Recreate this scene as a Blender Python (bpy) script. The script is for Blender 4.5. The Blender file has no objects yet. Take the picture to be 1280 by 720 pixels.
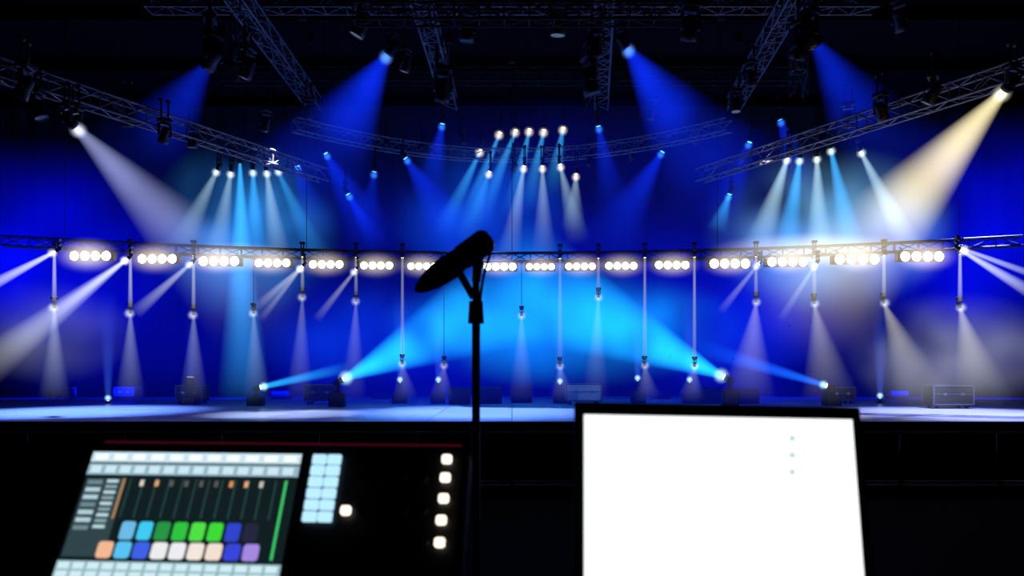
import bpy, math, random
from mathutils import Vector, Matrix, Quaternion
random.seed(7)
F=924.4; CZ=2.5; HY=457.0
DECK=1.2
def at(px,py,Y): return Vector(((px-640)/F*Y, Y, CZ+(HY-py)/F*Y))
sc=bpy.context.scene
sc.view_settings.view_transform='Standard'
sc.view_settings.look='None'
COL=sc.collection

# ---------------------------------------------------------------- materials
def mat_pbr(name,col,rough=.5,metal=0,noise=0.0,scale=8,bump=0.0,spec=.5):
    m=bpy.data.materials.new(name); m.use_nodes=True
    nt=m.node_tree; b=nt.nodes['Principled BSDF']
    b.inputs['Base Color'].default_value=(*col,1); b.inputs['Roughness'].default_value=rough
    b.inputs['Metallic'].default_value=metal; b.inputs['Specular IOR Level'].default_value=spec
    if noise>0 or bump>0:
        tc=nt.nodes.new('ShaderNodeTexCoord'); n=nt.nodes.new('ShaderNodeTexNoise')
        n.inputs['Scale'].default_value=scale; n.inputs['Detail'].default_value=3
        nt.links.new(tc.outputs['Object'],n.inputs['Vector'])
        r=nt.nodes.new('ShaderNodeMix'); r.data_type='RGBA'
        r.inputs[6].default_value=(*[c*(1-noise) for c in col],1); r.inputs[7].default_value=(*[min(1,c*(1+noise)) for c in col],1)
        nt.links.new(n.outputs['Fac'],r.inputs[0]); nt.links.new(r.outputs[2],b.inputs['Base Color'])
        if bump>0:
            bm=nt.nodes.new('ShaderNodeBump'); bm.inputs['Strength'].default_value=bump
            nt.links.new(n.outputs['Fac'],bm.inputs['Height']); nt.links.new(bm.outputs['Normal'],b.inputs['Normal'])
    return m
def mat_emit(name,col,s):
    m=bpy.data.materials.new(name); m.use_nodes=True; nt=m.node_tree; nt.nodes.clear()
    o=nt.nodes.new('ShaderNodeOutputMaterial'); e=nt.nodes.new('ShaderNodeEmission')
    e.inputs[0].default_value=(*col,1); e.inputs[1].default_value=s
    nt.links.new(e.outputs[0],o.inputs['Surface'])
    try: m.cycles.emission_sampling='NONE'
    except Exception: pass
    return m
def M(nt,op,a,b=None,c=None):
    n=nt.nodes.new('ShaderNodeMath'); n.operation=op
    for i,v in enumerate((a,b,c)):
        if v is None: continue
        if isinstance(v,(int,float)): n.inputs[i].default_value=v
        else: nt.links.new(v,n.inputs[i])
    return n.outputs[0]
def mat_beam(col,B,L,r0,r1,fade,wisp):  # emissive volume painting a lit beam; nothing is scattered
    m=bpy.data.materials.new('beam_glow'); m.use_nodes=True; nt=m.node_tree; nt.nodes.clear()
    o=nt.nodes.new('ShaderNodeOutputMaterial'); e=nt.nodes.new('ShaderNodeEmission'); e.inputs[0].default_value=(*col,1)
    nt.links.new(e.outputs[0],o.inputs['Volume'])
    tc=nt.nodes.new('ShaderNodeTexCoord'); s=nt.nodes.new('ShaderNodeSeparateXYZ'); nt.links.new(tc.outputs['Object'],s.inputs[0])
    z=s.outputs[2]
    R=M(nt,'MULTIPLY_ADD',z,(r1-r0)/L,r0)
    t=M(nt,'MULTIPLY_ADD',z,-1.0/L,1.0)
    om=M(nt,'MAXIMUM',t,0.0)
    f=M(nt,'POWER',om,fade)
    d=M(nt,'DIVIDE',M(nt,'MULTIPLY',f,B*.75),R)
    x2=M(nt,'MULTIPLY',s.outputs[0],s.outputs[0]); rr=M(nt,'MULTIPLY_ADD',s.outputs[1],s.outputs[1],x2)
    q=M(nt,'DIVIDE',rr,M(nt,'MULTIPLY',R,R))
    k=M(nt,'MAXIMUM',M(nt,'SUBTRACT',1.0,q),0.0)
    d=M(nt,'MULTIPLY',d,k)
    if wisp:
        n=nt.nodes.new('ShaderNodeTexNoise'); n.inputs['Scale'].default_value=wisp; n.inputs['Detail'].default_value=1
        nt.links.new(tc.outputs['Object'],n.inputs['Vector'])
        k=M(nt,'MAXIMUM',M(nt,'MULTIPLY_ADD',n.outputs['Fac'],3.0,-.5),0.1)
        d=M(nt,'MULTIPLY',d,k)
    nt.links.new(d,e.inputs[1])
    avg=(r0+r1)*.5
    try: m.cycles.volume_step_rate=max(.15,min(3.0,(avg*1.7)/(L/10)))
    except Exception: pass
    return m
def mat_haze_glow(col,B,a,b,c,p,wisp,rate):  # emissive volume imitating lit mist; its glow is set in the shader
    m=bpy.data.materials.new('haze_glow_volume'); m.use_nodes=True; nt=m.node_tree; nt.nodes.clear()
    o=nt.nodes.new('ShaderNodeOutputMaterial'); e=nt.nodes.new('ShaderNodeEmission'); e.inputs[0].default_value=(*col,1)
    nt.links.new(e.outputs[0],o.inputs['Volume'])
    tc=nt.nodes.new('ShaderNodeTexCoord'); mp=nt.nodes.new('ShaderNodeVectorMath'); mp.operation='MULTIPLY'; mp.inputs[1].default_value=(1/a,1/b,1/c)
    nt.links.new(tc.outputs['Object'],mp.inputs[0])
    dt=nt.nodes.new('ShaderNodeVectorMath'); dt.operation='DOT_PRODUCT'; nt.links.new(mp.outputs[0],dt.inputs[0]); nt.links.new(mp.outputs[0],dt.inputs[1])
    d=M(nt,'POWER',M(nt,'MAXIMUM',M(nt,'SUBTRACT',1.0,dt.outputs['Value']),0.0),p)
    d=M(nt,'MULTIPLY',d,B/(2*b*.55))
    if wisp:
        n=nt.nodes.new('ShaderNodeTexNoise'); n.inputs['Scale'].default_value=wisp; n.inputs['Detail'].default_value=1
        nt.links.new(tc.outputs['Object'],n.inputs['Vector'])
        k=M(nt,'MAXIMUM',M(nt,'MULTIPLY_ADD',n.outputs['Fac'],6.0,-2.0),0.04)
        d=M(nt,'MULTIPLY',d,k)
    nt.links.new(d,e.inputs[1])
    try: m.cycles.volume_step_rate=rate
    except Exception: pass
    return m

# ---------------------------------------------------------------- mesh builder
class MB:
    def __init__(s): s.v=[];s.f=[];s.mi=[];s.m=[];s.sm=[]
    def _m(s,m):
        if m not in s.m: s.m.append(m)
        return s.m.index(m)
    def poly(s,pts,m):
        n=len(s.v); s.v+= [tuple(p) for p in pts]; s.f.append(tuple(range(n,n+len(pts)))); s.mi.append(s._m(m)); s.sm.append(False)
    def box(s,c,d,m,rot=None,bev=0):
        c=Vector(c); rot=rot or Matrix.Identity(3); n=len(s.v); h=Vector(d)/2
        if bev<=0:
            for x in(-1,1):
                for y in(-1,1):
                    for z in(-1,1): s.v.append(tuple(c+rot@Vector((x*h.x,y*h.y,z*h.z))))
            F6=[(0,1,3,2),(4,6,7,5),(0,4,5,1),(2,3,7,6),(0,2,6,4),(1,5,7,3)]
            for f in F6: s.f.append(tuple(n+i for i in f)); s.mi.append(s._m(m)); s.sm.append(False)
        else:
            idx={}
            for x in(-1,1):
                for y in(-1,1):
                    for z in(-1,1):
                        for a in range(3):
                            p=[x*(h.x-(bev if a!=0 else 0)),y*(h.y-(bev if a!=1 else 0)),z*(h.z-(bev if a!=2 else 0))]
                            idx[(x,y,z,a)]=len(s.v); s.v.append(tuple(c+rot@Vector(p)))
            def FF(l): s.f.append(tuple(l)); s.mi.append(s._m(m)); s.sm.append(False)
            for a in range(3):
                o=[i for i in range(3) if i!=a]
                for sg in(-1,1):
                    q=[]
                    for p in((-1,-1),(1,-1),(1,1),(-1,1)):
                        k=[0,0,0]; k[a]=sg;k[o[0]]=p[0];k[o[1]]=p[1]; q.append(idx[(*k,a)])
                    FF(q)
                for p in((-1,-1),(1,-1),(1,1),(-1,1)):
                    k0=[0,0,0];k0[o[0]]=p[0];k0[o[1]]=p[1];k1=list(k0);k0[a]=-1;k1[a]=1
                    FF([idx[(*k0,o[0])],idx[(*k1,o[0])],idx[(*k1,o[1])],idx[(*k0,o[1])]])
            for x in(-1,1):
                for y in(-1,1):
                    for z in(-1,1): FF([idx[(x,y,z,0)],idx[(x,y,z,1)],idx[(x,y,z,2)]])
    def cyl(s,p0,p1,r0,m,r1=None,seg=12,caps=True,smooth=True):
        p0=Vector(p0);p1=Vector(p1); r1=r0 if r1 is None else r1
        d=(p1-p0).normalized(); up=Vector((0,0,1)) if abs(d.z)<.95 else Vector((1,0,0))
        a=d.cross(up).normalized(); b=d.cross(a); n=len(s.v)
        for p,r in((p0,r0),(p1,r1)):
            for i in range(seg):
                t=2*math.pi*i/seg; s.v.append(tuple(p+a*math.cos(t)*r+b*math.sin(t)*r))
        for i in range(seg):
            j=(i+1)%seg; s.f.append((n+i,n+j,n+seg+j,n+seg+i)); s.mi.append(s._m(m)); s.sm.append(smooth)
        if caps:
            s.f.append(tuple(n+i for i in reversed(range(seg)))); s.mi.append(s._m(m)); s.sm.append(False)
            s.f.append(tuple(n+seg+i for i in range(seg))); s.mi.append(s._m(m)); s.sm.append(False)
    def lathe(s,p0,d,prof,m,seg=24,mats=None):
        p0=Vector(p0); d=Vector(d).normalized(); up=Vector((0,0,1)) if abs(d.z)<.95 else Vector((1,0,0))
        a=d.cross(up).normalized(); b=d.cross(a); n=len(s.v)
        for h,r in prof:
            for i in range(seg):
                t=2*math.pi*i/seg; s.v.append(tuple(p0+d*h+a*math.cos(t)*r+b*math.sin(t)*r))
        for k in range(len(prof)-1):
            mm=mats[k] if mats else m
            for i in range(seg):
                j=(i+1)%seg; s.f.append((n+k*seg+i,n+k*seg+j,n+(k+1)*seg+j,n+(k+1)*seg+i)); s.mi.append(s._m(mm)); s.sm.append(True)
    def obj(s,name,loc=(0,0,0),parent=None):
        me=bpy.data.meshes.new(name); me.from_pydata(s.v,[],s.f)
        for m in s.m: me.materials.append(m)
        me.polygons.foreach_set('material_index',s.mi); me.polygons.foreach_set('use_smooth',s.sm); me.update()
        o=bpy.data.objects.new(name,me); o.location=loc; COL.objects.link(o)
        if parent: o.parent=parent
        return o
def empty(name,loc=(0,0,0)):
    o=bpy.data.objects.new(name,None); o.location=loc; o.empty_display_size=.2; COL.objects.link(o); return o

black=mat_pbr('black_powdercoat',(.006,.006,.008),.5,noise=.3,scale=30,spec=.35)
matte=mat_pbr('matte_black',(.004,.004,.005),.85,noise=.4,scale=6,spec=.1)
alu=mat_pbr('truss_aluminium',(.10,.10,.12),.5,.4,noise=.25,scale=12)
steel=mat_pbr('steel',(.25,.25,.27),.35,.9,noise=.1)
darksteel=mat_pbr('dark_steel',(.008,.008,.010),.6,.2,noise=.1,spec=.2)
rubber=mat_pbr('rubber',(.01,.01,.01),.9)
wallm=mat_pbr('hall_wall_paint',(.008,.008,.012),.9,noise=.4,scale=1.5,bump=.2)
concrete=mat_pbr('hall_floor_concrete',(.002,.002,.003),.95,noise=.4,scale=3,spec=.02)
ceilm=mat_pbr('ceiling_steel_deck',(.003,.003,.004),.9,noise=.4,scale=2,spec=.1)
curtain=mat_pbr('curtain_fabric',(.015,.015,.02),.95,noise=.5,scale=.6,spec=.1)
skirtm=mat_pbr('skirt_fabric',(.003,.003,.004),.95,noise=.3,scale=4,spec=.05)
casem=mat_pbr('flight_case_laminate',(.010,.010,.013),.5,noise=.3,scale=20)
caseg=mat_pbr('grey_case_laminate',(.4,.4,.42),.5,noise=.3,scale=20)
grille=mat_pbr('speaker_grille',(.02,.02,.022),.6,.5,noise=.5,scale=90,bump=.5)
deckm=bpy.data.materials.new('stage_deck_vinyl'); deckm.use_nodes=True; nt=deckm.node_tree; b=nt.nodes['Principled BSDF']
tc=nt.nodes.new('ShaderNodeTexCoord'); br=nt.nodes.new('ShaderNodeTexBrick'); br.offset=0
br.inputs['Color1'].default_value=(.40,.40,.44,1);br.inputs['Color2'].default_value=(.32,.32,.35,1);br.inputs['Mortar'].default_value=(.05,.05,.05,1)
br.inputs['Scale'].default_value=.5; br.inputs['Mortar Size'].default_value=.006; br.inputs['Brick Width'].default_value=1; br.inputs['Row Height'].default_value=.5
nt.links.new(tc.outputs['Object'],br.inputs['Vector']); nt.links.new(br.outputs['Color'],b.inputs['Base Color']); b.inputs['Roughness'].default_value=.3

# ---------------------------------------------------------------- room shell
def boxobj(name,c,d,m,bev=0):
    k=MB(); k.box((0,0,0),d,m,bev=bev); return k.obj(name,c)
XW=22.0; YB=32.0; YF=-3.0; ZC=14.0
boxobj('floor',(0,(YB+YF)/2,-.1),(2*XW,YB-YF,.2),concrete)
boxobj('ceiling',(0,(YB+YF)/2,ZC+.1),(2*XW,YB-YF,.2),ceilm)
boxobj('wall_back',(0,YB+.1,ZC/2),(2*XW+.4,.2,ZC),wallm)
boxobj('wall_front',(0,YF-.1,ZC/2),(2*XW+.4,.2,ZC),wallm)
boxobj('wall_left',(-XW-.1,(YB+YF)/2,ZC/2),(.2,YB-YF,ZC),wallm)
boxobj('wall_right',(XW+.1,(YB+YF)/2,ZC/2),(.2,YB-YF,ZC),wallm)
for i,y in enumerate(range(3,31,4)):
    k=MB(); k.box((0,0,.28),(2*XW,.35,.04),ceilm); k.box((0,0,-.28),(2*XW,.35,.04),ceilm); k.box((0,0,0),(2*XW,.04,.56),ceilm)
    k.obj('roof_beam',(0,y+.5,ZC-.3))

# ---------------------------------------------------------------- stage
SF=17.2; SB=31.4
k=MB(); k.box((0,0,0),(42,SB-SF,.2),deckm); k.box((0,-(SB-SF)/2-.02,0),(42,.04,.2),darksteel)
stage=empty('stage',(0,(SF+SB)/2,DECK-.1)); k.obj('deck',parent=stage)
k=MB(); n=420; prev=None
for i in range(n+1):
    x=-21+42*i/n; y=-(SB-SF)/2+.10+.04*math.sin(i*1.57)
    if prev: k.poly([(prev[0],prev[1],-1.1),(x,y,-1.1),(x,y,-.1),(prev[0],prev[1],-.1)],skirtm)
    prev=(x,y)
k.obj('skirt',parent=stage)
k=MB()
for i in range(15):
    for j in range(5):
        k.cyl((-20.5+i*2.92,-6.5+j*3.2,-1.1),(-20.5+i*2.92,-6.5+j*3.2,-.1),.03,steel,seg=6)
k.obj('legs',parent=stage)
k=MB(); n=340; prev=None
for i in range(n+1):
    x=-21.5+43*i/n; y=.04*math.sin(i*.9)+.04*math.sin(i*.37)
    if prev: k.poly([(prev[0],prev[1],0),(x,y,0),(x,y,12.2),(prev[0],prev[1],12.2)],curtain)
    prev=(x,y)
for i in range(len(k.sm)): k.sm[i]=True
k.cyl((-21.5,0,12.2),(21.5,0,12.2),.04,darksteel,seg=8)
k.obj('backdrop_curtain',(0,31.1,DECK))

# ---------------------------------------------------------------- truss
CT=ZC-.62
def truss_mesh(k,pts,w=.4,t=.028,m=alu,o=Vector((0,0,0))):
    pts=[Vector(p)-o for p in pts]
    P=[]
    for a,b in zip(pts[:-1],pts[1:]):
        n=max(1,round((b-a).length/.55))
        for i in range(n): P.append(a.lerp(b,i/n))
    P.append(pts[-1]); fr=[]
    for i,p in enumerate(P):
        d=(P[min(i+1,len(P)-1)]-P[max(i-1,0)]).normalized()
        up=Vector((0,0,1)) if abs(d.z)<.9 else Vector((0,1,0))
        s=d.cross(up).normalized()*w/2; u=s.cross(d).normalized()*w/2
        fr.append([p+s+u,p-s+u,p-s-u,p+s-u])
    for i in range(len(P)-1):
        A,B=fr[i],fr[i+1]
        for c in range(4):
            k.cyl(A[c],B[c],t,m,seg=5,caps=False)
            c2=(c+1)%4
            if i%2==0: k.cyl(A[c],B[c2],t*.55,m,seg=4,caps=False)
            else: k.cyl(A[c2],B[c],t*.55,m,seg=4,caps=False)
            k.cyl(A[c],A[c2],t*.55,m,seg=4,caps=False)
def truss(name,pts,w=.4,hang=None,m=alu):
    c=sum((Vector(p) for p in pts),Vector())/len(pts)
    k=MB(); truss_mesh(k,pts,w,m=m,o=c)
    L=[Vector(p) for p in pts]
    hs=hang if hang is not None else [L[0],L[-1]]
    for h in hs:
        h=Vector(h)-c
        k.cyl(h+Vector((0,0,w/2)),Vector((h.x,h.y,CT-c.z)),.010,darksteel,seg=5)
        k.box(Vector((h.x,h.y,CT-.5-c.z)),(.22,.16,.34),black,bev=.02)
    return k.obj(name,c)
for x0,x1 in((-6.3,-6.4),(-2.15,-2.0),(1.85,2.9),(6.25,7.2)):
    truss('lighting_truss',[(x0,14.5,11),(x1,24,11)],.42,hang=[(x0,15.5,11),((x0+x1)/2,19,11),(x1,23.5,11)])
truss('lighting_truss',[(-9,18.3,11.5),(9,18.3,11.5)],.42)
truss('lighting_truss',[(-9,23,11.5),(9,23,11.5)],.42,m=darksteel)
truss('lighting_truss',[(-11.2,11.5,8.15),(-5.6,22,8.15)],.36)
truss('lighting_truss',[(11.2,11.5,8.15),(5.6,22,8.15)],.36)
truss('lighting_truss',[(-3.4,16,10.1),(3.6,16,10.1)],.36,m=darksteel)
def arc(xm,y0,bow,z,n=16): return [(xm*(-1+2*i/n),y0-bow*((-1+2*i/n)**2),z) for i in range(n+1)]
truss('curved_lighting_truss',arc(6.4,25,3.2,9.6),.36,hang=[(-6.2,21.9,9.6),(0,25,9.6),(6.2,21.9,9.6)])
ZB=5.75
truss('curved_lighting_truss',arc(13.3,22.2,2.9,ZB),.25,hang=[(-12,19.85,ZB),(-6,21.6,ZB),(0,22.2,ZB),(6,21.6,ZB),(12,19.85,ZB)],m=darksteel)
for px,py0,py1,Y in((738,55,135,18.5),(553,60,120,18.5),(998,30,120,17),(300,20,100,17)):
    a=at(px,py0,Y);b_=at(px,py1,Y)
    c=(a+b_)/2; k=MB(); truss_mesh(k,[a,b_],.3,.022,o=c)
    k.cyl(a-c,Vector((a.x-c.x,a.y-c.y,11.2-c.z)),.02,darksteel,seg=5); k.obj('drop_truss',c)

# ---------------------------------------------------------------- light fixtures
LENS={}
def lens(col,s):
    key=(tuple(round(c,2) for c in col),s)
    if key not in LENS: LENS[key]=mat_emit('lamp_lens',col,s)
    return LENS[key]
lens_off=mat_pbr('unlit_lens',(.02,.025,.04),.5)
def beam(parent,off,d,L,r0,r1,col,B,fade=1.2,wisp=0):
    m=mat_beam(col,B,L,r0,r1,fade,wisp)
    k=MB(); k.cyl((0,0,0),(0,0,L),r0,m,r1=r1,seg=20)
    o=k.obj('beam_glow_volume',off,parent); o.rotation_mode='QUATERNION'  # self-glowing cone in place of a scattered beam
    o.rotation_quaternion=Vector((0,0,1)).rotation_difference(Vector(d).normalized()); return o
def moving_head(p,d,s=.6,lm=None,floor=False,rise=.35,name='moving_head_light'):
    d=Vector(d).normalized(); p=Vector(p); piv=-d*(.45*s)
    k=MB(); sg=-1 if floor else 1
    lm=lm or lens_off
    side=Vector((d.y,-d.x,0)); side=side.normalized() if side.length>.1 else Vector((1,0,0))
    k.lathe(piv-d*.35*s,d,[(0,.01),(0,.15*s),(.1*s,.21*s),(.45*s,.21*s),(.62*s,.26*s),(.8*s,.26*s),(.8*s,.235*s),(.77*s,.235*s),(.82*s,.001)],black,seg=18,
        mats=[black]*7+[lm])
    rot=Matrix.Rotation(math.atan2(side.y,side.x),3,'Z')
    yb=piv+Vector((0,0,sg*.5*s))
    for e in(-1,1):
        k.box(piv+side*e*.29*s+Vector((0,0,sg*.2*s)),(.07*s,.18*s,.62*s),black,rot,bev=.015*s)
    k.box(yb,(.65*s,.2*s,.09*s),black,rot,bev=.015*s)
    k.cyl(yb,yb+Vector((0,0,sg*.12*s)),.1*s,black)
    bc=yb+Vector((0,0,sg*.2*s)); k.box(bc,(.6*s,.42*s,.2*s),black,rot,bev=.03*s)
    if not floor:
        for e in(-1,1):
            k.cyl(bc+side*e*.18*s,bc+side*e*.18*s+Vector((0,0,.1*s+rise)),.02,darksteel,seg=6)
            k.cyl(bc+side*e*.18*s+Vector((0,-.05,.1*s+rise)),bc+side*e*.18*s+Vector((0,.05,.1*s+rise)),.04,darksteel,seg=8)
    o=k.obj(name,p); return o,(p.z+bc.z-.1*s)
def haze_glow(parent,loc,a,b,c,col,B,p=2,wisp=0,name='haze_glow_volume',seg=24):  # glowing ellipsoid in place of light scattered in the air
    m=mat_haze_glow(col,B,a,b,c,p,wisp,1.2 if seg>12 else 3.0); k=MB(); n=12 if seg>12 else 8; prof=[]
    for i in range(n+1):
        t=math.pi*i/n; prof.append((-math.cos(t),max(.0005,math.sin(t))))
    k.lathe((0,0,0),(0,0,1),prof,m,seg=seg)
    k.v=[(v[0]*a,v[1]*b,v[2]*c) for v in k.v]
    return k.obj(name,loc,parent)
BL=(.003,.028,1); CY=(.04,.42,1); WH=(.5,.78,.92); WM=(1,.86,.62); VI=(.28,.31,.6)
def fixture(a,b,Y0,Y1,r1px,col,B,s=.6,fade=1.2,lc=None,ls=6,wisp=0,r0=None,floor=False,rise=.35,halo=0):
    p=at(a[0],a[1],Y0); q=at(b[0],b[1],Y1); d=q-p; L=d.length
    o,_=moving_head(p,d,s,lens(lc or col,ls),floor,rise)
    beam(o,(0,0,0),d,L,r0 or .2*s,r1px/F*Y1,col,B,fade,wisp)
    if halo: haze_glow(o,d.normalized()*.1,halo,halo,halo,lc or col,1.3,3,0,'halo_glow_volume',12)  # glow sphere painting the glare round the lens
    return o
# big washes
fixture((485,68),(370,250),19,20.5,92,BL,1.0,.5,1.1,lc=(.12,.35,1),ls=9,wisp=.5,halo=.24)
fixture((783,60),(912,245),19,20.5,92,BL,1.0,.5,1.1,lc=(.12,.35,1),ls=9,wisp=.5,halo=.24)
fixture((1020,56),(1140,240),17,19,85,BL,.5,.7,1.2,lc=(.02,.1,1),ls=1,wisp=.5)
fixture((258,84),(150,235),17,19,80,BL,.38,.7,1.2,lc=(.02,.1,1),ls=1,wisp=.5)
fixture((93,158),(345,410),14.5,19.5,80,VI,.95,.4,1.4,lc=(.8,.85,1),ls=12,wisp=.4,halo=.2)
fixture((1257,112),(1000,400),13.5,19.5,92,(1,.86,.48),1.15,.4,1.05,lc=(1,.95,.8),ls=14,wisp=.35,halo=.2)
# small blues
for a,b_,r,B in(((407,192),(480,320),50,.45),((507,198),(575,300),44,.5),((828,190),(750,320),50,.5),((553,155),(535,250),28,.5),
    ((748,158),(770,270),30,.4),((435,243),(475,310),20,.5),((937,178),(890,290),44,.35),((975,150),(1010,250),36,.4),((912,243),(895,290),16,.7),
    ((372,208),(400,300),40,.35),((468,215),(455,300),30,.25)):
    fixture(a,b_,23.5,23.5,r,BL if B!=.7 else CY,B*1.1,.34,1.0,lc=(.03,.2,1),ls=6,halo=.18)
# centre cluster
for a,b_ in(((625,166),(572,300)),((645,163),(596,285)),((662,162),(636,275)),((680,163),(658,265)),((704,160),(688,245)),((601,188),(550,295))):
    fixture(a,b_,25,24,17,CY,.62,.24,1.2,lc=WM,ls=14,halo=.22)
for a,b_ in(((655,208),(634,330)),((678,208),(680,325)),((700,206),(724,305)),((612,215),(582,305)),((720,218),(716,290))):
    fixture(a,b_,24.3,24,19,WH if a[0]>640 else CY,.42,.24,1.2,lc=WM,ls=12,halo=.19)
# side clusters
for a,b_,c,B in(((272,212),(220,318),WH,.4),((289,214),(266,340),WH,.42),((316,212),(322,350),CY,.8),((333,213),(352,345),WH,.5),((346,211),(404,335),CY,.45)):
    fixture(a,b_,21.5,22.5,21,c,B,.26,1.1,lc=(.8,.9,1),ls=10,halo=.17)
fixture((300,204),(305,500),21.5,24,34,CY,1.0,.26,.8,lc=(.3,.7,1),ls=10)
for a,b_,c,B in(((985,196),(943,322),WH,.85),((1000,197),(978,345),CY,1.1),((1021,195),(1025,350),WH,.7),((1038,185),(1074,350),CY,.95),((1075,188),(1158,350),WH,.65)):
    fixture(a,b_,20.5,22,24,c,B,.26,1.1,lc=(.85,.95,1),ls=10,halo=.17)
# low row
def ty(x): return 22.2-2.9*(x/13.3)**2
def tyx(px):
    Y=22.0
    for _ in range(5): Y=ty((px-640)/F*Y)
    return Y
pipe_px=[68,163,242,317,378,445,503,555,652,700,748,806,868,945,1018,1105,1200]
mid_py ={68:385,163:392,242:394,317:392,378:372,445:377,503:455,555:457,652:395,700:458,748:372,806:457,868:458,945:378,1018:380,1105:379,1200:385}
for px in pipe_px:
    Y=tyx(px)
    p=at(px,mid_py[px],Y)
    k=MB(); zt=ZB-.17; k.cyl((0,0,.3),(0,0,zt-p.z),.010,darksteel,seg=6); k.box((0,0,zt-p.z),(.08,.25,.05),black); k.obj('drop_pipe',(p.x,p.y,p.z))
    edge=abs(px-640)/560
    dx={68:0,163:0,1105:50,1200:30,1018:20,945:-10}.get(px,random.choice((-4,0,4)))
    q=at(px+dx,500,Y+.6); d=q-p
    o,_=moving_head(p,d,.19,lens((.85,.9,1),12 if edge>.5 else 8),rise=.03)
    beam(o,(0,0,0),d,d.length,.04,(20 if px<900 else 38)/F*Y,(.35,.42,.5) if px<900 else (.62,.62,.45),.22+.33*edge*edge,.9)
    haze_glow(o,(0,-.05,0),.18,.18,.18,(.8,.88,1),.5+.5*edge,3,0,'halo_glow_volume',10)  # small glow sphere imitating glare on the pipe head
    a=at(px,324-6*edge,Y-.25); q=at(px,mid_py[px]-8,Y-.15); d=q-a
    if px not in(317,652,555):
        o,_=moving_head(a,d,.2,lens(WM,12),rise=.15)
        beam(o,(0,0,0),d,d.length,.045,.07,(.7,.72,.72),.18+.5*edge,.35)
for a,b_,r,B in(((70,314),(-40,372),10,1.0),((160,323),(-30,468),28,.6),((160,323),(60,398),9,.5),((240,328),(168,392),10,.5),((378,333),(320,385),8,.45),((378,333),(325,400),6,.35),
    ((1200,312),(1300,372),10,1.0),((1200,310),(1310,350),6,.7),((445,337),(395,400),7,.3),((948,330),(900,390),7,.25),((1020,330),(975,400),7,.25)):
    Y=tyx(a[0])
    fixture(a,b_,Y-.5,Y-.9,r,(.8,.85,.85),B,.2,.8,ls=12,r0=.05,rise=.1,halo=.16)
spans=[(87,140),(172,222),(248,300),(318,364),(386,430),(450,492),(509,548),(604,646),(657,694),(706,745),(756,797),(818,862),(886,938),(958,1010),(1042,1100),(1124,1180)]
housing=mat_pbr('blinder_housing',(.008,.008,.008),.6)
def blinder(x0,x1):
    pxm=(x0+x1)/2; Y=tyx(pxm)
    Y-=.35; zz=ZB-.33
    X0=(x0-640)/F*Y; X1=(x1-640)/F*Y; n=4; w=(X1-X0)/n
    c=Vector(((X0+X1)/2,Y,zz)); k=MB()
    k.box((0,.12,0),(X1-X0+.04,.2,.24),housing,bev=.02)
    for i in range(n):
        x=-(X1-X0)/2+w*(i+.5); r=min(.14,w*.45)
        s_=10+10*(abs(pxm-640)/560)**2
        lm=lens((1,.93,.78),round(s_))
        k.lathe((x,.03,0),(0,-1,0),[(0,r),(.07,r*1.08),(.07,r),(.05,r*.98),(.06,r*.6),(.065,.001)],housing,seg=16,mats=[housing,housing,housing,lm,lm])
    for e in(-1,1):
        k.cyl((e*(X1-X0)/3,.12,.12),(e*(X1-X0)/3,.35,.3),.02,darksteel,seg=6)
    o=k.obj('blinder_light',c)
    return o,c,(X1-X0)
for x0,x1 in spans:
    o,c,w=blinder(x0,x1)
    e=abs((x0+x1)/2-640)/560
    haze_glow(o,(0,-.15,0),w*.5+.45,.4,.44+.12*e,(1,.84,.68),.7+.3*e*e,3.4,0,'halo_glow_volume',12)  # glow ellipsoid painting the glare of the blinder row
for px,py,Y,s in((24,122,13,.5),(52,148,14,.45),(100,168,15,.45),(160,158,17,.5),(270,66,17,.7),(305,98,17,.6),(330,165,20,.5),(385,150,21,.5),(445,45,17,.7),(583,52,17,.65),
    (697,45,17,.7),(741,118,18,.8),(745,72,18,.6),(812,150,21,.5),(860,52,17,.7),(920,140,20,.5),(940,108,18,.5),(996,75,17,.7),(1060,160,18,.5),(1105,150,16.5,.5),(1158,130,15,.5),(1128,38,17,.6),
    (552,128,18.5,.7),(240,185,18,.45),(203,178,17,.45),(505,90,19,.5),(640,215,24.5,.4),(580,180,24.5,.4),(735,208,24.5,.4),(790,200,24.3,.4),(868,180,23,.4),(430,170,23,.4),(480,185,24,.4),(530,190,24.4,.4)):
    d=Vector((random.uniform(-.6,.6),random.uniform(-.1,.6),-1))
    moving_head(at(px,py,Y),d,s,lens_off if random.random()<.6 else lens((.25,.35,.6),.3),rise=.4)

# ---------------------------------------------------------------- haze banks: self-lit volumes imitating scattered light
hz=empty('stage_haze_glow',(0,22,2))  # parent of the painted glow volumes
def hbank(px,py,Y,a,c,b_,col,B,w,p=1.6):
    haze_glow(hz,at(px,py,Y)-hz.location,a/F*Y,b_,c/F*Y,col,B,p,w)
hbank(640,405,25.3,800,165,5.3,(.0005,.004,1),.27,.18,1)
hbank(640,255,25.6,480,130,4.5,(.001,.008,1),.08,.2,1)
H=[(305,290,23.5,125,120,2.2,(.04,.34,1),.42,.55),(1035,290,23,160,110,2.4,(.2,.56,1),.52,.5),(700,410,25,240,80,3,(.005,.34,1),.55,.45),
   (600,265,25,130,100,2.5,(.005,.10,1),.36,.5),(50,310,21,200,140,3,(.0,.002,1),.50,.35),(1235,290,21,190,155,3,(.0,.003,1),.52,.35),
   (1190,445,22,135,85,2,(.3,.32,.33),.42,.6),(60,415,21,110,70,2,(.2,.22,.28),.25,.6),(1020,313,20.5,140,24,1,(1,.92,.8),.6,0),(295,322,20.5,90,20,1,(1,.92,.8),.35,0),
   (440,415,25,160,75,2.5,(.002,.07,1),.22,.4),(900,415,25,140,75,2.5,(.002,.05,1),.22,.4)]
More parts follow.
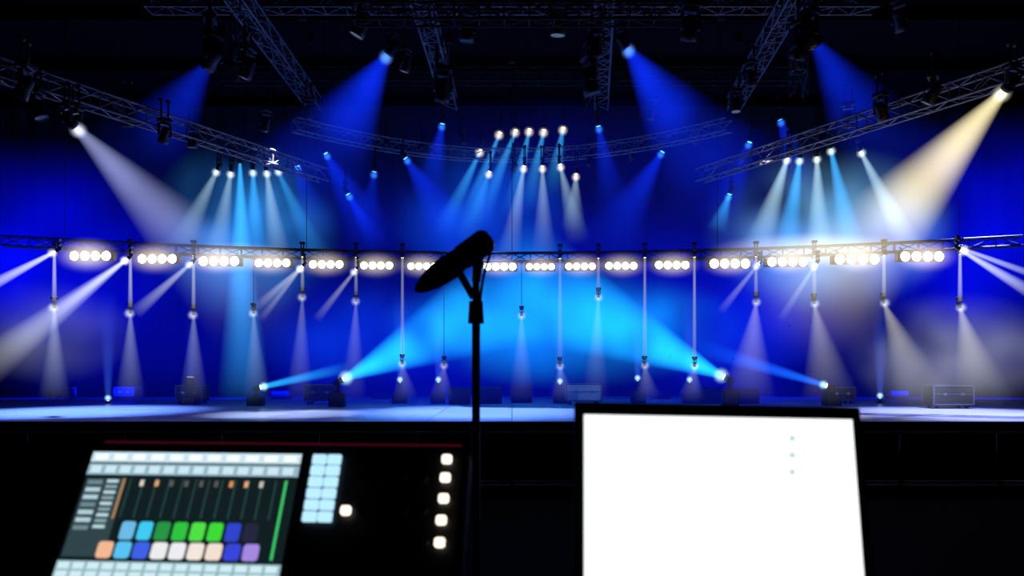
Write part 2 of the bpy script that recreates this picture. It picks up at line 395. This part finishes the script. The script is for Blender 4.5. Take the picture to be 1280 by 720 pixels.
for h in H: hbank(*h)

# ---------------------------------------------------------------- floor equipment
def flight_case(px,pyb,w,h,dep=.6,m=casem):
    Y=1.3*F/(pyb-HY); W=w/F*Y; Hh=h/F*Y; p=at(px,pyb,Y); k=MB()
    k.box((0,0,Hh/2+.08),(W,dep,Hh-.1),m,bev=.01)
    for x in(-1,1):
        for y in(-1,1):
            k.box((x*W/2,y*dep/2,Hh/2+.08),(.04,.04,Hh-.08),alu); k.cyl((x*W*.38,y*dep*.35-.02,.05),(x*W*.38,y*dep*.35+.02,.05),.05,rubber,seg=10)
        k.box((0,x*dep/2,Hh+.02),(W,.04,.04),alu); k.box((0,x*dep/2,.13),(W,.04,.04),alu); k.box((0,x*dep/2,Hh*.65),(W,.03,.02),alu)
        k.box((x*W/2,0,Hh+.02),(.04,dep,.04),alu); k.box((x*W*.22,-dep/2-.01,Hh*.65),(.1,.02,.08),steel)
    return k.obj('flight_case',(p.x,p.y+dep/2,DECK)),Hh
def wedge(px,pyb,w,h):
    Y=1.3*F/(pyb-HY); W=w/F*Y; Hh=h/F*Y; p=at(px,pyb,Y); k=MB(); D=.5
    A=[(-W/2,-D/2,0),(-W/2,D/2,0),(-W/2,D/2,Hh*.45),(-W/2,-.05,Hh),(-W/2,-D/2,Hh*.85)]
    Bv=[(W/2,y,z) for _,y,z in A]
    k.poly(A,black); k.poly(Bv[::-1],black); mats=[black,black,grille,black,black]
    for i in range(5):
        j=(i+1)%5; k.poly([A[j],A[i],Bv[i],Bv[j]],mats[i])
    for x in(-1,1): k.box((x*(W/2+.01),0,Hh*.45),(.02,.16,.05),steel)
    return k.obj('stage_monitor_speaker',(p.x,p.y+D/2,DECK))
flight_case(236,505,32,22); flight_case(400,506,40,24); flight_case(730,506,44,25,m=caseg); flight_case(1192,511,50,28); flight_case(1053,505,32,20)
flight_case(155,499,24,14); flight_case(70,500,26,14)
for px,py,w,h in((574,506,26,22),(612,505,30,22),(652,504,26,22),(890,505,28,21),(934,505,30,20),(828,499,22,12),(475,499,20,12),(1125,499,22,12),(350,499,22,12)): wedge(px,py,w,h)
def floor_head(px,py,Y,q,QY,r,col,B,s=.5,ls=8,wisp=0,fade=1.1,lc=None,halo=0,r0=.1):
    p=at(px,py,Y); d=at(q[0],q[1],QY)-p
    o,zb=moving_head(p,d,s,lens(lc or (.7,.9,1),ls),floor=True)
    base=p.z-d.normalized().z*.45*s-.5*s-.2*s-.1*s
    if base>DECK+.03:
        k=MB(); hh=base-DECK; k.box((0,0,hh/2),(.45,.4,hh),casem,bev=.01)
        for e in(-1,1): k.box((e*.225,-.2,hh/2),(.03,.03,hh),darksteel)
        k.obj('riser_case',(p.x-d.normalized().x*.45*s,p.y-d.normalized().y*.45*s,DECK))
    beam(o,(0,0,0),d,d.length,r0,r/F*QY,col,B,fade,wisp)
    if halo: haze_glow(o,d.normalized()*.1,halo,halo,halo,(.5,.85,1),1.6,3,0,'halo_glow_volume',12)  # painted glare round the floor head's lens
    return o
floor_head(429,474,23.4,(700,340),24,90,(.01,.42,1),2.1,.42,14,.5,1.0,halo=.32)
floor_head(905,471,23.4,(620,340),24,90,(.01,.44,1),2.1,.42,14,.5,1.0,halo=.32)
floor_head(1033,482,24,(860,430),24,16,(.01,.15,1),1.0,.34,8,halo=.2)
floor_head(326,484,24,(440,458),24,10,(.02,.4,1),1.2,.34,8,halo=.2)
floor_head(238,471,24.5,(240,380),24,10,(.01,.1,1),.1,.55,0.3)
for px,py in((500,460),(548,460),(700,462),(797,458),(862,460),(1100,480),(135,483)):
    floor_head(px,py+18,25.5,(px,360),25.5,14,(.05,.15,1),.28,.28,6,halo=.15)

# ---------------------------------------------------------------- crowd barrier
k=MB()
for i in range(20):
    x=-19+i*2
    for z in(.1,1.12): k.cyl((x-.98,0,z),(x+.98,0,z),.022,black,seg=6)
    for e in(-.98,.98): k.cyl((x+e,0,0),(x+e,0,1.12),.022,black,seg=6); k.cyl((x+e,0,1.0),(x+e,.9,0),.02,black,seg=6)
    k.box((x,0,.6),(1.9,.01,.9),matte); k.box((x,.3,.02),(1.96,1.2,.03),matte)
k.obj('crowd_barrier',(0,15.2,0))

# ---------------------------------------------------------------- FOH riser, desk
foh=empty('mixing_platform',(0,.4,0))
k=MB(); k.box((0,0,1.05),(7,4,.1),matte,bev=.01)
k.obj('platform_top',parent=foh)
k=MB(); k.box((0,0,.5),(6.9,3.9,1.0),skirtm); k.obj('platform_skirt',parent=foh)
DZ=1.93
k=MB(); k.box((0,0,-.02),(2.4,.95,.04),matte,bev=.006)
for x in(-1.1,0,1.1):
    for y in(-.4,.4): k.box((x,y,-.04-(DZ-1.1-.04)/2),(.05,.05,DZ-1.1-.04),black)
k.box((0,.4,-.3),(2.2,.03,.3),black)
k.obj('mixing_desk_table',(0,.82,DZ))

# ---------------------------------------------------------------- digital mixing console
class Panel:
    def __init__(s,O,r,u):
        s.O=Vector(O); s.r=Vector(r).normalized(); u=Vector(u).normalized(); s.u=(u-s.r*u.dot(s.r)).normalized(); s.n=s.r.cross(s.u)
    def hit(s,px,py):
        d=Vector(((px-640)/F,1,(HY-py)/F)); c=Vector((0,0,CZ)); t=(s.O-c).dot(s.n)/d.dot(s.n); p=c+d*t-s.O
        return p.dot(s.r),-p.dot(s.u)
    def P(s,a,b,l=0): return s.r*a-s.u*b+s.n*l
    def rect(s,k,a0,b0,a1,b1,l,m):
        k.poly([s.P(a0,b1,l),s.P(a1,b1,l),s.P(a1,b0,l),s.P(a0,b0,l)],m)
    def rot(s): return Matrix((s.r,s.n*-1,s.u)).transposed()
pn=Panel(at(118,565,1.0),(1,-.071,-.0027),(.076,1,1.793))
con=empty('digital_mixing_console',pn.O)
aL=-.26; aR=pn.hit(583,600)[0]; bT=pn.hit(400,553)[1]; bB=.34
k=MB(); R3=pn.rot()
k.box(pn.P((aL+aR)/2,(bT+bB)/2,-.03),(aR-aL,.055,bB-bT),black,R3,bev=.008)
k.box(pn.P(aR/2,bT+.002,-.0012),(aR-.02,.003,.0014),mat_emit('red_edge_lamp',(.4,.02,.08),.12),R3)
k.obj('screen_housing',parent=con)
bp=pn.P((aL+aR)/2,bB,-.03)
k=MB(); dz=DZ-pn.O.z
fd=.40; zt=dz+.12
k.box((bp.x,bp.y-fd/2+.05,(dz+zt)/2),(aR-aL,fd,zt-dz),black,bev=.008)
k.box((bp.x,bp.y+.14,(dz+zt)/2+.03),(aR-aL,.26,zt-dz+.06),black,bev=.01)
for i in range(17):
    x=bp.x-(aR-aL)/2+.04+i*(aR-aL-.08)/16; yy=bp.y-.26
    k.box((x,yy,zt+.0005),(.004,.11,.001),rubber)
    k.box((x,yy-.05+.1*random.random(),zt+.008),(.012,.024,.016),steel,bev=.003)
    k.cyl((x,yy+.09,zt),(x,yy+.09,zt+.014),.007,black,seg=12); k.box((x,yy+.125,zt+.002),(.012,.008,.004),black)
k.obj('fader_deck',parent=con)
SW=pn.hit(378,568)[0]; SH=.170
E={}
def em(c,s=1.0):
    if (c,s) not in E: E[(c,s)]=mat_emit('screen_pixels',c,s)
    return E[(c,s)]
k=MB()
def sr(a0,b0,a1,b1,c,l=.0012,s=1.0): pn.rect(k,a0*SW,b0*SH,a1*SW,b1*SH,l,em(c,s))
pn.rect(k,-.006,-.006,SW+.004,SH+.006,.0002,rubber)
sr(0,0,1,1,(.006,.014,.016),.0006)
sr(0,0,1,.085,(.62,.8,.9)); sr(0,.10,1,.19,(.3,.48,.56))
for i in range(14): sr(.015+i*.07,.115,.065+i*.07,.175,(.62,.82,.9),.0016)
for i in range(11): sr(.02+i*.09,.02,.08+i*.09,.065,(.9,1,1),.0016,1.1)
sr(.01,.22,.20,.83,(.03,.06,.07),.0009)
for i in range(7): sr(.02,.235+i*.06,.09,.27+i*.06,(.45,.62,.68) if i%3 else (.15,.25,.28))
for i in range(9): sr(.11,.23+i*.045,.165,.255+i*.045,(.25,.38,.42) if i%2 else (.5,.7,.75))
sr(.185,.22,.195,.54,(.5,.25,.08))
for i in range(12): sr(.22+i*.062,.22,.224+i*.062,.53,(.03,.10,.09))
for i,(c) in enumerate([(.8,.75,.6),(.8,.4,.2),(.1,.1,.1),(.1,.1,.1),(.1,.1,.1),(.1,.1,.1),(.7,.3,.12),(.8,.4,.2),(.6,.6,.5)]): sr(.27+i*.07,.23,.288+i*.07,.28,c)
def rrect(a0,b0,a1,b1,c,s=1.0):
    ra=.22*(a1-a0); rb=ra*SW/SH
    pts=[]
    for cx,cy,t0 in((a1-ra,b0+rb,-90),(a1-ra,b1-rb,0),(a0+ra,b1-rb,90),(a0+ra,b0+rb,180)):
        for j in range(4):
            t=math.radians(t0+j*30); pts.append(pn.P((cx+ra*math.cos(t))*SW,(cy+rb*math.sin(t))*SH,.0022))
    k.poly(pts[::-1],em(c,s))
r1=[(.15,.5,.8),(.05,.6,.9),(.02,.3,.06),(.03,.55,.05),(.08,.75,.06),(.05,.7,.04),(.03,.06,.6),(.02,.02,.05)]
for i,c in enumerate(r1): rrect(.245+i*.08,.56,.31+i*.08,.70,c)
r2=[(.9,.48,.3),(.1,.55,.9),(.05,.12,.8),(.85,.85,.85),(.85,.85,.9),(.9,.8,.72),(.9,.75,.65),(.04,.06,.7),(.38,.25,.75)]
for i,c in enumerate(r2): rrect(.165+i*.082,.715,.236+i*.082,.84,c)
sr(.945,.22,.957,.83,(.05,.6,.15))
sr(0,.86,1,1,(.3,.5,.54))
for j in range(2):
    for i in range(15): sr(.01+i*.066,.872+j*.065,.062+i*.066,.92+j*.065,(.65,.85,.92),.0016)
k.obj('touch_screen',parent=con)
k=MB()
a0,b0=pn.hit(392,568); a1,_=pn.hit(429,568); _,b1=pn.hit(400,654)
for i in range(2):
    for j in range(6):
        w=(a1-a0)/2; h=(b1-b0)/6; c=pn.P(a0+w*(i+.5),b0+h*(j+.5),.002)
        k.box(c,(w*.9,.006,h*.84),em((.45,.78,1),1.15),R3,bev=.001)
for px,py in((433,639),(559,575),(557,598),(555,624),(552,651),(550,679)):
    a,b_=pn.hit(px,py); k.box(pn.P(a,b_,.003),(.0125,.008,.0115),em((1,.85,.68),2.0),R3,bev=.002)
for px in(455,480,505,530):
    for py in(600,640,680):
        a,b_=pn.hit(px,py); k.cyl(pn.P(a,b_,0),pn.P(a,b_,.012),.006,black,seg=14)
k.obj('keypad',parent=con)

# ---------------------------------------------------------------- laptop
lp=Panel(at(730,518,.85),(1,-.007,-.019),(.097,1,4.7))
lap=empty('laptop',lp.O); R3=lp.rot()
LW=lp.hit(1065,523)[0]; LH=.205; bz=.011
lid=mat_pbr('laptop_shell',(.01,.01,.011),.4,.3)
k=MB(); k.box(lp.P(LW/2,LH/2-.001,-.004),(LW+2*bz,.007,LH+2*bz+.006),lid,R3,bev=.002)
k.obj('lid',parent=lap)
k=MB(); lp.rect(k,0,0,LW,LH,.0004,mat_emit('lcd_white',(.95,1,1),1.25))
for i in range(3):
    a,b_=lp.hit(990,548+i*21)
    lp.rect(k,a-.003,b_-.003,a+.003,b_+.003,.0008,em((.55,.68,.72),1.0))
lp.rect(k,0,.196,LW,LH,.0008,em((.5,.6,.65)))
k.obj('display',parent=lap)
hb=lp.P(LW/2,LH+bz+.004,0)
k=MB(); k.box((hb.x,hb.y-.115,hb.z-.010),(LW+2*bz,.225,.016),lid,bev=.003)
for r in range(5):
    for i in range(14): k.box((hb.x-LW/2+.02+i*(LW-.04)/13,hb.y-.03-r*.019,hb.z-.001),(.016,.015,.002),rubber)
k.box((hb.x,hb.y-.18,hb.z-.0018),(.1,.06,.001),steel)
k.cyl((hb.x-.12,hb.y,hb.z),(hb.x+.12,hb.y,hb.z),.006,black)
k.obj('keyboard_base',parent=lap)
wz=lap.location+hb; top=wz.z-.018
k=MB(); k.box((0,0,top-DZ-.004),(.34,.24,.008),black,bev=.002)
for x in(-.14,.14):
    k.box((x,0,(top-DZ)/2),(.02,.03,top-DZ-.01),black); k.box((x,0,.005),(.03,.24,.01),black)
k.obj('laptop_stand',(wz.x,wz.y-.115,DZ))

# ---------------------------------------------------------------- microphone on stand
micm=mat_pbr('microphone_body',(.014,.014,.018),.25,.3); meshm=mat_pbr('microphone_grille',(.02,.02,.025),.5,.6,noise=.6,scale=400,bump=.6)
YM=1.5; pole=at(595,457,YM); st=empty('microphone_stand',(pole.x,YM,1.1))
k=MB(); ztop=at(595,352,YM).z-1.1
for a in range(3):
    t=a*2.094+.4; k.cyl((0,0,.16),(math.cos(t)*.3,math.sin(t)*.3,.012),.009,black,seg=8); k.cyl((math.cos(t)*.27,math.sin(t)*.27,.02),(math.cos(t)*.31,math.sin(t)*.31,.012),.014,rubber,seg=8)
k.cyl((0,0,.08),(0,0,.26),.018,black); k.cyl((0,0,.1),(0,0,ztop-.05),.0085,black,seg=14)
k.cyl((0,0,ztop-.085),(0,0,ztop-.04),.0165,black,seg=16,r1=.014); k.cyl((0,0,ztop-.05),(0,0,ztop+.03),.0075,black,seg=10)
k.cyl((-.0,-.03,ztop-.06),(0,.03,ztop-.06),.009,black,seg=12)
k.obj('tripod_pole',parent=st)
m0=at(519,364,YM)-st.location; m1=at(613,297,YM)-st.location; d=(m1-m0); L=d.length; d.normalize()
k=MB(); kn=at(599,322,YM)-st.location
k.cyl((0,0,ztop+.0),kn,.009,black,seg=12); k.cyl(at(592,372,YM)-st.location,at(574,340,YM)-st.location,.008,black,seg=10)
k.lathe(kn+Vector((-.003,-.02,-.01)),(0,1,0),[(0,.001),(0,.012),(.04,.012),(.04,.001)],black,seg=14)
k.lathe(m0+d*L*.62,d,[(0,.020),(0,.026),(.04,.026),(.04,.020)],black)
k.obj('boom_clip',parent=st)
k=MB()
prof=[(0,.001),(.002,.006),(.012,.0125),(.028,.0185),(.048,.0235),(.068,.0255),(.078,.0255),(.080,.027),(.086,.027),(.088,.025),(.11,.024),(L*.8,.0225),(L*.83,.026),(L*.92,.0265),(L-.008,.024),(L,.017),(L,.001)]
k.lathe(m0,d,prof,micm,seg=28,mats=[meshm]*6+[micm]*10)
k.box(m0+d*L*.45+Vector((0,-.024,.006)),(.02,.004,.009),steel)
k.obj('microphone',parent=st)
cu=bpy.data.curves.new('cable','CURVE'); cu.dimensions='3D'; cu.bevel_depth=.003; sp=cu.splines.new('NURBS')
pts=[m1,m1+Vector((.006,.01,-.015)),Vector((.008,.02,ztop-.0)),Vector((.003,.014,ztop-.15)),Vector((.003,.013,.6)),Vector((.003,.013,.3)),Vector((.1,.1,.005))]
sp.points.add(len(pts)-1)
for p_,q in zip(sp.points,pts): p_.co=(*q,1)
sp.use_endpoint_u=True; sp.order_u=3
co=bpy.data.objects.new('cable',cu); COL.objects.link(co); co.parent=st; cu.materials.append(rubber)

# ---------------------------------------------------------------- lights
def light(name,typ,loc,tgt,energy,col,**kw):
    l=bpy.data.lights.new(name,typ); l.energy=energy; l.color=col
    for a,b_ in kw.items(): setattr(l,a,b_)
    o=bpy.data.objects.new(name,l); o.location=loc; COL.objects.link(o)
    o.rotation_mode='QUATERNION'; o.rotation_quaternion=(Vector(tgt)-Vector(loc)).to_track_quat('-Z','Y'); return o
for x,e in((-14,500),(14,550)):
    light('backdrop_fill_light','AREA',(x,28.4,1.5),(x,31.1,3),e,(.0,.006,1),shape='RECTANGLE',size=12,size_y=.3)  # unseen fill light added to turn the backdrop blue
for x,y,c,e,sz in((-6.5,20.0,(.5,.62,1),14000,.65),(-13,21,(.12,.25,1),22000,1.0),(-1,21,(.12,.25,1),20000,1.1),(7,20,(.9,.85,.85),12000,.8),(13,20,(.3,.36,1),20000,1.0)):
    light('stage_spot_lamp','SPOT',(x,y,8.4),(x*.95,y,1.2),e,c,spot_size=sz,spot_blend=.9,shadow_soft_size=.15)
light('rig_fill_light','AREA',(0,20,5.2),(0,18.5,12),60,(.08,.14,1),shape='RECTANGLE',size=20,size_y=5)  # unseen fill light added to bring out the trusses

w=bpy.data.worlds.new('world'); sc.world=w; w.use_nodes=True
w.node_tree.nodes['Background'].inputs[0].default_value=(.0003,.0005,.002,1)

cam=bpy.data.cameras.new('camera'); co=bpy.data.objects.new('camera',cam); COL.objects.link(co)
co.location=(0,0,CZ); co.rotation_euler=(math.pi/2,0,0); cam.lens=26; cam.sensor_width=36; cam.shift_y=(HY-360)/1280
cam.clip_start=.05; cam.clip_end=200; cam.dof.use_dof=True; cam.dof.focus_distance=20; cam.dof.aperture_fstop=5
sc.camera=co
